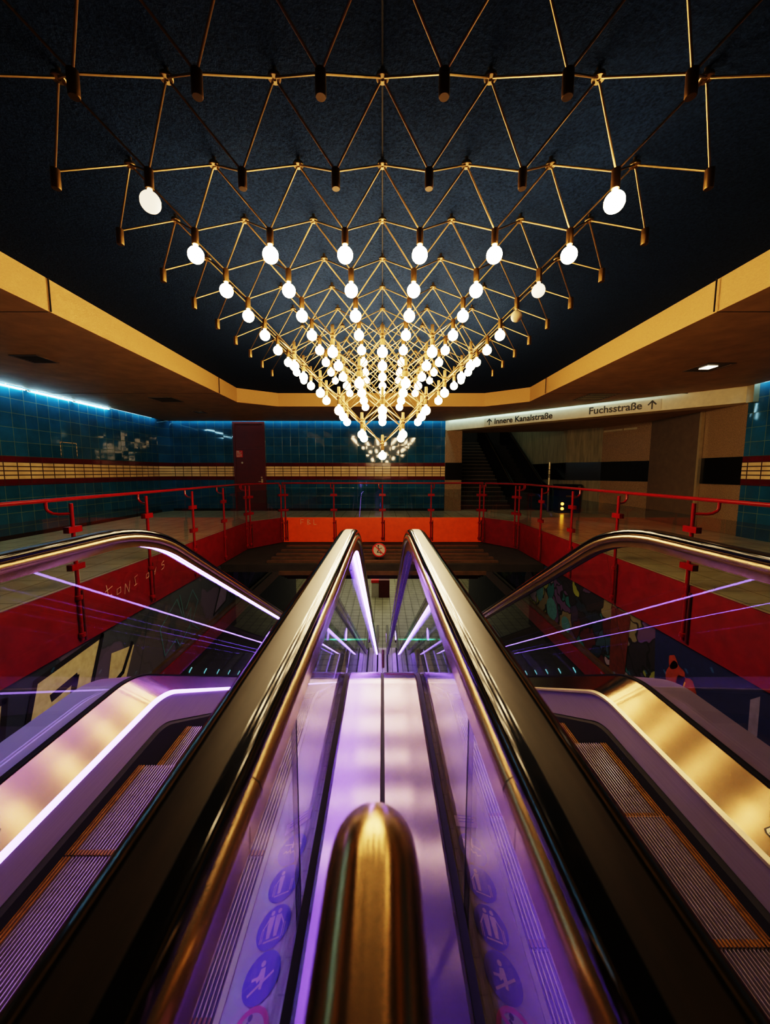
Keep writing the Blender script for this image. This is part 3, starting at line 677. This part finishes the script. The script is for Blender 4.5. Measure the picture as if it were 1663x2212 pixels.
# ------------------------------------------------------------------ railings
HZ = 1.10
def railing(name_label, posts, p, q, joins, glass_bays=True, inset=.05):
    """posts = distances along p->q; the walking side is on the left of p->q"""
    p, q = Vector((*p, 0)), Vector((*q, 0)); d = (q - p).normalized(); n = Vector((-d.y, d.x, 0)); L = (q - p).length
    t = thing('railing', name_label, 'railing', tuple(p))
    z = Vector((0, 0, 1))
    e0, e1 = joins
    obj('handrail', MB().tube([p + n * .16 + z * HZ - d * e0, q + n * .16 + z * HZ + d * e1], .026, 12), MT['red_rail'], t, 40)
    vo = -n * inset                               # posts stand on the void side of the panels
    for s in posts:
        b = p + d * s + vo
        po = obj('post', MB().tube([b + z * (ZP + .06), b + z * 1.06], .024, 10), MT['red_rail'], t, 40)
        mb = MB().tube([b + z * .93 , b + z * .93 + n * .14, b + z * .935 + n * .175, b + z * .95 + n * .20, b + z * .98 + n * .21, b + z * (HZ - .02) + n * .21 - n * .05 * 0], .019, 8)
        sgn = 1 if s < L / 2 else -1
        mb = MB().tube([b + z * .93, b + z * .93 - d * .08 * sgn + n * .10, b + z * .94 - d * .10 * sgn + n * .15, b + z * .97 - d * .115 * sgn + n * .19, b + z * 1.0 - d * .12 * sgn + n * .208, b + z * (HZ - .01) - d * .12 * sgn + n * .21], .019, 8)
        obj('bracket', mb, MT['red_rail'], po, 40)
        for zz in (.73, .25):
            mb = MB().obox(b + z * zz, d, n, z, .105, .036, .038)
            obj('clamp', mb, MT['red_rail'], po)
        for zz in (-.16, -.66):
            q_ = b + z * zz
            mb = MB().lathe([(.030, -.03), (.042, -.025), (.044, 0), (.042, .025), (.030, .03)], tuple(q_), 10)
            obj('collar', mb, MT['red_rail'], po, 40)
        obj('mount_bar', MB().tube([b + d * .06 + z * (ZP + .04), b + d * .06 + z * -.08], .017, 8), MT['red_dark'], po, 40)
    st = sorted(posts)
    for a, c in zip(st[:-1], st[1:]):
        ma = p + d * (a + .05) + vo; mc = p + d * (c - .05) + vo
        obj('glass_pane', MB().obox((ma + mc) / 2 + z * .47, d, n, z, (mc - ma).length / 2, .004, .44), MT['rail_glass'], t)
    return t
r1 = [VY1 - .12 - 1.515 * k for k in range(7)]
railing('red railing along the left side of the opening, beside the blue wall', sorted([y - VY0 for y in r1]), (-VX, VY0), (-VX, VY1), (0, .06))
LF = (Vector((VF, VY2)) - Vector((VX, VY1))).length
railing('short angled red railing at the left far corner, before the dark red door', [.1, LF - .1], (-VX, VY1), (-VF, VY2), (.03, .03))
railing('red railing along the far side above the orange panels', [.1, 1.65, 3.2, 4.75, 6.3], (-VF, VY2), (VF, VY2), (.06, .06))
railing('short angled red railing at the right far corner, before the stairs', [.1, LF - .1], (VF, VY2), (VX, VY1), (.03, .03))
railing('red railing along the right side of the opening, beside the pale floor', sorted([VY1 - y for y in r1]), (VX, VY1), (VX, VY0), (.06, 0))

# ------------------------------------------------------------------ escalators
A30 = math.radians(30)
HT = EYE - .30                                        # handrail top
RR, Y0, YS = 1.445, 1.87, -.25
RISE, RL, YL = 5.6, 1.2, 1.75
def arc(cy, cz, r, a0, a1, n, sign=1):
    return [(cy - sign * r * math.sin(a0 + (a1 - a0) * i / n), cz + sign * r * math.cos(a0 + (a1 - a0) * i / n), a0 + (a1 - a0) * i / n) for i in range(n + 1)]
def main_path(y_start=YS, lower_level=YL, near_loop=False, low_loop=False, nr=.34):
    p = []
    if near_loop: p += arc(y_start, HT - nr, nr, pi, 0, 14)[:-1]
    p += [(y_start, HT, 0.)] + [(y, HT, 0.) for y in (.10, .40, .72, 1.1, 1.5)]
    p += arc(Y0, HT - RR, RR, 0, -A30, 14)
    y, z, a = p[-1]
    drop = RISE - RR * (1 - math.cos(A30)) - RL * (1 - math.cos(A30)); Ln = drop / math.sin(A30)
    for i in range(1, 9): p.append((y + Ln * math.cos(A30) * i / 9, z - Ln * math.sin(A30) * i / 9, -A30))
    y2, z2 = y + Ln * math.cos(A30), z - Ln * math.sin(A30)
    cy, cz = y2 + RL * math.sin(A30), z2 + RL * math.cos(A30)
    p += arc(cy, cz, RL, -A30, 0, 12, -1)
    ye = p[-1][0] + lower_level; zl = p[-1][1]
    p.append((ye, zl, 0.))
    if low_loop: p += arc(ye, zl - nr, nr, 0, -pi, 14)[1:]
    return p
P_rail = main_path(near_loop=True, low_loop=True)
P_base = main_path(lower_level=YL - .1)
hw = .0425
rh = [(.019, 0), (.030, -.0016), (.038, -.0062), (.0422, -.0135), (.0422, -.020), (.039, -.027), (.032, -.0305)]
rail_prof = rh + [(-a, b) for a, b in rh[::-1]]
NR = len(rail_prof)
def guide_shape(deep):
    half = [(.030, -.0312), (.038, -.0325), (.0445, -.038), (.0472, -.0475), (.0455, -.057), (.040, -.0645), (.034, -.068), (.032, -.074), (.032, -deep), (.0285, -deep), (.0285, -deep + .004)]
    return [(-a, b) for a, b in half] + half[::-1]
def step_mesh(w, L):
    """tread with ridges running along y; origin at the near edge centre"""
    mb = MB(); pitch = .0125; n = int(w / pitch); x = -w / 2
    base = MB(); base.box(-w / 2, 0, -.05, w / 2, L, -.014); base.box(-w / 2, L - .02, -.24, w / 2, L - .004, -.05)
    for k in range(n):
        a = x + k * pitch; mb.box(a + .0045, 0, -.013, a + .0078, L, 0)
    return base, mb
SW, SL = .80, .45
def step_z(y):
    ys, r = 1.55, .8
    if y < ys: return 0.
    if y < ys + r * .5: return -(r - math.sqrt(r * r - (y - ys) ** 2))
    return -(r * .134) - (y - ys - r * .5) * .5774

def sticker_geo(sx, Yc, kind, t):
    """pictogram lying on the sloping inner decking; u = +x, v = +y along the deck"""
    xc = sx * .285; o = Vector((xc, Yc, HT - .845 - (.105 - .014) * .4678 + .001))
    u = Vector((1, 0, -sx * .4678)).normalized(); v = Vector((0, 1, 0)); r = .049
    if kind == 'red':
        st = obj('pictogram_sticker', MB().poly(circle(r * .8, 40), o, u, v, .0008), MT['white'], t, fix=False)
        ro, ri = circle(r, 40), circle(r * .78, 40)
        mb = MB().add([o + u * x + v * y + Vector((0, 0, .0016)) for x, y in ro + ri], [(i, (i + 1) % 40, 40 + (i + 1) % 40, 40 + i) for i in range(40)])
        mb.ribbon([(-r * .55, r * .55), (r * .55, -r * .55)], .009, o, u, v, .0018)
        obj('sticker_ring', mb, MT['sticker_red'], st, fix=False)
        mb = MB(); mb.ribbon([(-.01, .025), (.008, .0), (-.012, -.02)], .006, o, u, v, .0012); mb.poly(circle(.006, 10, -.004, .032), o, u, v, .0012)
        obj('sticker_figure', mb, MT['ink'], st, fix=False); return
    if kind == 'plate':
        st = obj('pictogram_sticker', MB().poly([(-.045, -.035), (.045, -.005), (.045, .035), (-.045, .005)], o, u, v, .0008), MT['sticker_line'], t, fix=False)
        mb = MB()
        for j in range(3): mb.ribbon([(-.03, -.012 + j * .011), (.03, .008 + j * .011)], .003, o, u, v, .0015)
        obj('sticker_figure', mb, MT['sticker_blue'], st, fix=False); return
    st = obj('pictogram_sticker', MB().poly(circle(r, 40), o, u, v, .0008), MT['sticker_blue'], t, fix=False)
    mb = MB(); rb = lambda pts, w: mb.ribbon([(a * r, b * r) for a, b in pts], w * r, o, u, v, .0015)
    def head(x, y, k=.12): mb.poly(circle(k * r, 14, x * r, y * r), o, u, v, .0015)
    if kind == 'ride':
        head(-.05, .5, .13); mb.poly([(a * r, b * r) for a, b in [(-.12, .32), (.12, .34), (.18, -.1), (.12, -.48), (-.02, -.45), (-.05, -.1), (-.2, -.2), (-.3, -.05), (-.18, .1)]], o, u, v, .0015)
        rb([(-.55, -.55), (.62, .05)], .11); rb([(-.5, -.02), (-.15, .0)], .12)
    elif kind == 'pair':
        for dx in (-.22, .2):
            head(dx, .66, .12); mb.poly([(a * r + dx * r, b * r) for a, b in [(-.17, .5), (.17, .5), (.16, .05), (.1, -.5), (-.1, -.5), (-.16, .05)]], o, u, v, .0015)
        rb([(-.36, .4), (-.62, .0)], .07); rb([(.36, .4), (.6, .0)], .07)
        for dx in (-.66, -.56, .6, .7): rb([(dx, .0), (dx, -.6)], .04)
        rb([(-.42, -.62), (.46, -.62)], .08)
    elif kind == 'single':
        head(-.2, .6, .12); mb.poly([(a * r - .2 * r, b * r) for a, b in [(-.15, .45), (.15, .45), (.13, .0), (.1, -.5), (-.1, -.5), (-.13, .0)]], o, u, v, .0015)
        rb([(-.3, .4), (-.55, .05)], .06)
        for dx in (-.6, -.5, .5, .6): rb([(dx, .05), (dx, -.55)], .04)
        rb([(-.45, -.6), (.45, -.6)], .07)
    else:
        rb([(-.6, .45), (.6, .15)], .06); rb([(.05, .7), (.0, .1)], .12); rb([(-.15, .2), (-.15, -.1)], .06)
        rb([(-.6, -.1), (-.4, 0), (-.35, -.15), (-.1, -.05), (-.05, -.25), (.2, -.15), (.25, -.35), (.5, -.25)], .05)
    obj('sticker_figure', mb, MT['sticker_line'], st, fix=False)

def escalator(sx, label, step_edges, led_on):
    t = thing('escalator', label, 'escalator', (sx * .80, .0, 0))
    xi, xo = .18, 1.42
    for xh, where in ((xi, 'in'), (xo, 'out')):
        X = sx * xh
        hr = obj('handrail', MB().sweep(rail_prof, P_rail, x0=X), MT['rubber'], t, 60)
        hr.data.materials.append(MT['rubber_worn_sheen'])
        for i_, pl_ in enumerate(hr.data.polygons):
            if i_ < NR * (len(P_rail) - 1) and i_ % NR == NR - 1: pl_.material_index = 1
        deep = .122 if where == 'in' else .100; guide_prof = guide_shape(deep)
        g = obj('handrail_guide', MB().sweep(guide_prof, P_rail, x0=X), MT['profile'], t, 35)
        # joints across the guide
        mb = MB()
        for yj in (.38 if where == 'in' else .9,):
            mb.sweep([(a * 1.004, b) for a, b in guide_prof], [(yj, HT, 0), (yj + .0015, HT, 0)], x0=X)
        obj('guide_joint', mb, MT['gap'], g)
        for side in (-1, 1):
            pr = [(side * .007, -deep + .0078), (side * .0283, -deep + .0078), (side * .0283, -deep + .003), (side * .007, -deep + .003)]
            lm = MT['led'] if (led_on) else MT['led_off']
            obj('led_strip', MB().sweep(pr, P_rail, x0=X), lm, g)
        # glass from the guide down to the decking, cut into panes
        cuts = [(0, 9), (9, 22), (22, 30), (30, len(P_base) - 1)]
        cuts = [(0, 3), (3, 16), (16, 24), (24, 32), (32, len(P_base) - 1)]
        for a, b in cuts:
            seg = P_base[a:b + 1]
            k0, k1 = (.002, 0)
            yy, zz, aa = seg[-1]; seg = seg[:-1] + [(yy - .006 * math.cos(aa), zz - .006 * math.sin(aa), aa)]
            obj('glass_pane', MB().sweep([(-.005, -deep + .008), (-.005, -.845), (.005, -.845), (.005, -deep + .008)], seg, x0=X), MT['glass'], t, 30)
        if where == 'in':
            yy, zz, aa = P_base[3]
            obj('pane_gasket', MB().sweep([(-.0055, -deep), (-.0055, -.845), (.0055, -.845), (.0055, -deep)], [(yy - .006, zz, aa), (yy, zz, aa)], x0=X), MT['gap'], g)
        obj('glass_channel', MB().sweep([(-.014, -.86), (-.014, -.836), (.014, -.836), (.014, -.86)], P_base, x0=X), MT['black'], t, 30)
        ins = 1 if where == 'in' else -1               # direction from the glass toward the steps
        f = sx * ins
        ed = .185
        obj('inner_decking', MB().sweep([(f * .014, -.845), (f * ed, -.925), (f * ed, -.945), (f * .014, -.87)], P_base, x0=X), MT['deck' if where == 'in' else 'deck_out'], t, 30)
        obj('deck_lip', MB().sweep([(f * ed, -.922), (f * (ed + .016), -.930), (f * (ed + .016), -.942), (f * ed, -.942)], P_base, x0=X), MT['led_deck'] if (led_on and where == 'out') else MT['trimlight'], t, 30)
        if where == 'in': obj('led_lip', MB().sweep([(f * (ed + .004), -.944), (f * (ed + .011), -.944), (f * (ed + .011), -.956), (f * (ed + .004), -.956)], P_base, x0=X), MT['led_deck'] if led_on else MT['led_off'], t, 30)
        obj('skirt_panel', MB().sweep([(f * (ed + .006), -.942), (f * (ed + .012), -1.085), (f * (ed + .002), -1.085), (f * (ed - .004), -.942)], P_base, x0=X), MT['skirt'], t, 30)
        obj('brush_seal', MB().sweep([(f * (ed + .002), -1.085), (f * (ed + .028), -1.10), (f * (ed + .012), -1.42), (f * (ed - .01), -1.42)], P_base, x0=X), MT['gap'], t, 30)
        if where == 'out':
            o2 = -f
            obj('outer_decking', MB().sweep([(o2 * .014, -.845), (o2 * .23, -.862), (o2 * .23, -.885), (o2 * .014, -.87)], P_base, x0=X), MT['outer'], t, 30)
            obj('side_cladding', MB().sweep([(o2 * .228, -.875), (o2 * .228, -1.395), (o2 * .215, -1.395), (o2 * .215, -.875)], P_base, x0=X), MT['outer'], t, 30)
    # steps
    proto = mark = None
    xs = sx * .815
    y = step_edges
    while y > -.6: y -= SL
    k = 0
    while k < 22:
        z = step_z(y + SL * .5)
        if z == 0. or y + SL * .5 < 9:
            if proto is None:
                base, ridges = step_mesh(SW, SL - .004); o = obj('step', base, MT['groove'], None, None)
                bpy.data.objects[o.name].parent = t; proto = o; ROOT[o.name] = (0, 0, 0)
                o.location = (xs - sx * .80, y, z)
                mb = MB()
                e = -sx * SW / 2                       # inner and outer ends
                for c0 in (-SW / 2, SW / 2 - .0375):
                    for q in range(3): mb.box(c0 + q * .0125 + .003, 0.0, -.002, c0 + q * .0125 + .009, SL - .006, .0025)
                for q in range(64): mb.box(-SW / 2 + q * .0125 + .003, .0, -.002, -SW / 2 + q * .0125 + .009, .02, .0022)
                mk = obj('edge_marking', mb, MT['orange_step'], None); mk.parent = o
                rd = obj('tread_ridges', ridges, MT['step'], None); rd.parent = o; mark = (mk, rd)
            else:
                o = kid(t, proto, (xs - sx * .80, y, z), t); [kid(t, mm, (0, 0, 0), o) for mm in mark]
        y += SL; k += 1
    for kind, Yc in (('red', .672), ('ride', .771), ('pair', .871), ('single', .976), ('comb', 1.075), ('plate', 1.17)):
        sticker_geo(sx, Yc, kind, t)
    return t
escalator(-1, 'steep black-railed escalator on the left with glowing violet light strips', 1.29, True)
escalator(1, 'steep black-railed escalator on the right with unlit strips and gold reflections', 1.01, False)
# little plates on the outer decking at both picture edges
for sx, nm in ((-1, 'left'), (1, 'right')):
    x = sx * 1.318; Yc = 1.12; o = Vector((x, Yc, HT - .845 - .40 * .085 + .0))
    o.z = HT - .845 - .4678 * (1.42 - .014 - 1.318) + .001
    u = Vector((1, 0, sx * .4678)).normalized(); v = Vector((0, 1, 0))
    t = bpy.data.objects['escalator.001' if sx < 0 else 'escalator.002']
    pts = [(a * .8, b * .8) for a, b in [(-.05, -.03), (-.04, -.045), (.04, -.045), (.05, -.03), (.05, .03), (.04, .045), (-.04, .045), (-.05, .03)]]
    st = obj('notice_plate', MB().poly(pts, o, u, v, .001), MT['ink'], t, fix=False)
    obj('plate_face', MB().poly([(a * .88, b * .86) for a, b in pts], o, u, v, .002), MT['trimlight'], st, fix=False)
    mb = MB()
    for j in range(3): mb.ribbon([(-.03, -.02 + .018 * j), (.03, -.02 + .018 * j)], .006, o, u, v, .003)
    obj('plate_text', mb, MT['ink'], st, fix=False)

# steel cover between the two escalators
t = thing('divider_cover', 'rounded brushed steel cover filling the gap between the two escalators', 'cover', (0, 0, 0))
CZ, CR, CY = EYE - .92, .38, 1.56
pc = [(-.4, CZ, 0), (.3, CZ, 0), (.9, CZ, 0), (1.3, CZ, 0)] + arc(CY, CZ - CR, CR, 0, -A30, 10)
y, z, a = pc[-1]
for L in (1., 3., 6.): pc.append((y + L * math.cos(A30), z - L * math.sin(A30), -A30))
for (yb, zb, ab) in P_base[-14:]: pc.append((yb + math.sin(ab) * .836, zb - math.cos(ab) * .836, ab))
for s in (-1, 1):
    obj('cover_panel', MB().sweep([(s * .007, 0), (s * .148, 0), (s * .156, -.006), (s * .156, -.03), (s * .007, -.03)], pc), MT['steel'], t, 35)
    obj('edge_channel', MB().sweep([(s * .157, -.010), (s * .173, -.002), (s * .173, -.06), (s * .157, -.06)], pc), MT['black'], t, 35)
obj('seam_strip', MB().sweep([(-.0068, -.004), (.0068, -.004), (.0068, -.03), (-.0068, -.03)], pc), MT['black'], t, 35)
for x in (-.1, 0, .1):
    b = Vector((x * 1.9 if x else 0.003, 1.90, CZ - .11)); obj('stud', MB().tube([b, b + Vector((0, .03, .085))], .0075, 10), MT['profile'], t, 40)
# steel barrier tube close to the lens
t = thing('barrier_tube', 'out of focus dark bronze steel tube end standing close between the handrails', 'tube', (-.012, 0, CZ))
zt = EYE - .245; r = .0325
pts = [(-.012, -.5, zt - r), (-.012, -.2, zt - r), (-.011, .0, zt - r), (-.008, .1, zt - r), (-.0065, .215, zt - r)]
for k in range(1, 13):
    a = pi / 2 * k / 12; pts.append((-.0065, .215 + .075 * math.sin(a), zt - r - .075 * (1 - math.cos(a))))
pts.append((-.0065, .29, CZ + .02))
obj('bent_tube', MB().tube(pts, r, 40), MT['tube'], t, 60)
obj('foot_flange', MB().lathe([(.055, 0), (.055, .008), (.036, .012), (.033, .03)], (-.0065, .29, CZ), 24), MT['tube'], t, 40)

# ------------------------------------------------------------------ chandelier
D = .6; PY = .598; YA = 1.740
HGT = [3.635, 3.2, 2.705, 2.21, 1.715, 1.22, .73]
def pos(lv, cx, n): return Vector((cx * D, YA + PY * n, EYE + HGT[lv] * D))
ch = thing('chandelier', 'inverted pyramid chandelier of brass rods and glowing globe bulbs under dark ceiling', 'chandelier', (0, YA + 7 * PY, ZC))
CO = Vector(ROOT['chandelier'])
discs = {}; nodes = [dict() for _ in range(7)]
for n_ in range(0, 11):
    for c_ in range(-3, 4):
        if n_ == 10 and abs(c_) > 1: continue
        discs[(c_, n_)] = pos(0, c_, n_)
for k in range(0, 11):
    n_ = k + .5
    for j in range(8):
        c_ = j - 3.5
        if n_ == 10.5 or (n_ == 9.5 and False): continue
        nodes[1][(c_, n_)] = pos(1, c_, n_)
def block(lv, cs, ns, cut):
    for c_ in cs:
        for n_ in ns:
            if cut and abs(c_) == max(map(abs, cs)) and n_ in (ns[0], ns[-1]): continue
            nodes[lv][(c_, n_)] = pos(lv, c_, n_)
block(2, [-2, -1, 0, 1, 2], [5, 6, 7, 8, 9], True)
block(3, [-1.5, -.5, .5, 1.5], [5.5, 6.5, 7.5, 8.5], True)
block(4, [-1, 0, 1], [6, 7, 8], False)
block(5, [-.5, .5], [6.5, 7.5], False)
block(6, [0], [7], False)
struts = []
def link(A, B):
    for (c_, n_), p in A.items():
        for (c2, n2), q in B.items():
            if abs(abs(c_ - c2) - .5) < .01 and abs(abs(n_ - n2) - .5) < .01: struts.append((p, q, B is not nodes[1]))
link(discs, nodes[1])
for l in range(1, 6): link(nodes[l], nodes[l + 1])
cam = Vector((0, 0, EYE))
def vis(p, q):
    m = (p + q) / 2 - cam; d = m.y * .9945 - m.z * .105
    up = (m.y * .105 + m.z * .9945) / max(d, .01); return d > .3 and abs(m.x / d) < 1.12 and up < 1.5
struts.sort(key=lambda s: (not vis(s[0], s[1]), ((s[0] + s[1]) / 2 - cam).length))
rest = MB()
for i, (p, q, low) in enumerate(struts):
    d_ = (q - p).normalized(); a, b = p + d_ * .022, q - d_ * .022
    if i < 100: obj('rod', MB().tube([a, b], .0066, 7), MT['brass'], ch, 40)
    else: rest.tube([a, b], .007, 6)
o = obj('rod', rest, MT['brass'], ch, 40); o['kind'] = 'stuff'
# connection discs
pd = None
for key, p in discs.items():
    if pd is None:
        mb = MB().lathe([(.012, .05), (.012, .012), (.034, .012), (.036, .008), (.036, -.006), (.033, -.010), (.010, -.0105), (.0085, -.006), (.001, -.006)], (0, 0, 0), 20)
        pd = obj('connector_disc', mb, MT['brass'], None, 35); pd.parent = ch; pd.location = p - CO
    else: kid(None, pd, p - CO, ch)
# lamp holders and bulbs
def bulb_mesh(z0):
    pr = [(.015, z0 + .0), (.0165, z0 - .012), (.022, z0 - .020)]
    R_ = .0625; zc = z0 - .020 - math.sqrt(R_ ** 2 - .022 ** 2)
    for k in range(1, 9):
        a = math.asin(.022 / R_) + (pi - math.asin(.022 / R_)) * k / 8; pr.append((max(.001, R_ * math.sin(a)), zc + R_ * math.cos(a)))
    return MB().lathe(pr, (0, 0, 0), 18)
def tmpl(name, mb, mat):
    me = bpy.data.meshes.new(name); me.from_pydata(mb.v, [], mb.f)
    bm = bmesh.new(); bm.from_mesh(me); bmesh.ops.recalc_face_normals(bm, faces=bm.faces); bm.to_mesh(me); bm.free()
    me.materials.append(mat); me.polygons.foreach_set('use_smooth', [True] * len(me.polygons)); me.set_sharp_from_angle(angle=math.radians(40)); return me
m_top = tmpl('lamp_holder', MB().lathe([(.012, .016), (.027, .012), (.027, -.098), (.024, -.105)], (0, 0, 0), 16), MT['brass_dark'])
mb = MB().lathe([(.019, .135), (.021, .13), (.021, .035), (.012, .03), (.012, -.028), (.024, -.032), (.024, -.1), (.021, -.105)], (0, 0, 0), 16)
mb.lathe([(.001, .034), (.02, .026), (.031, .008), (.031, -.008), (.02, -.026), (.001, -.034)], (0, 0, 0), 14)
for k in range(10):
    a = 2 * pi * k / 10; mb.tube([(.023 * math.cos(a), .023 * math.sin(a), -.036), (.023 * math.cos(a), .023 * math.sin(a), -.1)], .004, 5)
m_low = tmpl('lamp_holder', mb, MT['brass'])
m_bulb = {k: tmpl('bulb', bulb_mesh(-.105), MT[v]) for k, v in (('on', 'bulb'), ('dim', 'bulb_dim'), ('off', 'bulb_off'))}
for lv in range(1, 7):
    for (c_, n_), p in nodes[lv].items():
        lit = None
        if lv > 1: lit = 'on'
        elif abs(c_) <= 2.5:
            if n_ == 1.5: lit = 'dim' if c_ == -2.5 else ('on' if c_ == 2.5 else None)
            elif n_ >= 2.5: lit = 'on'
            if n_ > 9.5: lit = None
            if c_ == 2.5 and n_ == 3.5: lit = 'dim'
            if c_ == 2.5 and n_ == 4.5: lit = 'off'
        o = bpy.data.objects.new('lamp_holder' if lit else 'empty_lamp_holder', m_top if lv == 1 else m_low)
        C.objects.link(o); o.parent = ch; o.location = p - CO
        if lit:
            b = bpy.data.objects.new('bulb', m_bulb[lit]); C.objects.link(b); b.parent = o
            if lit != 'on': b['label'] = 'dim milky globe bulb' if lit == 'dim' else 'unlit milky globe bulb'

# ------------------------------------------------------------------ lamps of the lower hall and stairwell, world
def area(name, loc, size, energy, col, rot=(0, 0, 0)):
    l = bpy.data.lights.new(name, 'AREA'); l.shape = 'RECTANGLE'; l.size, l.size_y = size; l.energy = energy; l.color = col
    o = bpy.data.objects.new(name, l); C.objects.link(o); o.location = loc; o.rotation_euler = rot; return o
area('lower_hall_lamp', (0, 24, -1.35), (8, 14), 260, (1, .93, .7))
area('stairwell_lamp', (4.6, 17.5, 6.2), (1.5, 2), 26, (.9, 1, .75))
w = bpy.data.worlds.new('World'); S.world = w; w.use_nodes = True
w.node_tree.nodes['Background'].inputs[0].default_value = (.02, .022, .03, 1); w.node_tree.nodes['Background'].inputs[1].default_value = .2

# ------------------------------------------------------------------ camera and colour
cd = bpy.data.cameras.new('Camera'); co = bpy.data.objects.new('Camera', cd); C.objects.link(co)
TH = math.atan(86 / 815)
co.location = (0, 0, EYE); co.rotation_euler = (pi / 2 - TH, 0, 0)
cd.sensor_fit = 'VERTICAL'; cd.sensor_height = 36; cd.sensor_width = 36; cd.lens = 36 * 815 / 2212
cd.shift_x = 5.5 / 2212; cd.clip_start = .02; cd.clip_end = 200
cd.dof.use_dof = True; cd.dof.focus_distance = 5.; cd.dof.aperture_fstop = 5.
S.camera = co
S.cycles.use_denoising = True
S.cycles.max_bounces = 6; S.cycles.glossy_bounces = 3; S.cycles.transparent_max_bounces = 14; S.cycles.diffuse_bounces = 2
S.cycles.use_light_tree = False; S.cycles.use_adaptive_sampling = True; S.cycles.adaptive_threshold = .02
S.cycles.sample_clamp_indirect = 4.
S.cycles.caustics_reflective = False; S.cycles.caustics_refractive = False
S.view_settings.view_transform = 'Filmic'
S.view_settings.look = 'High Contrast'
S.view_settings.exposure = .75
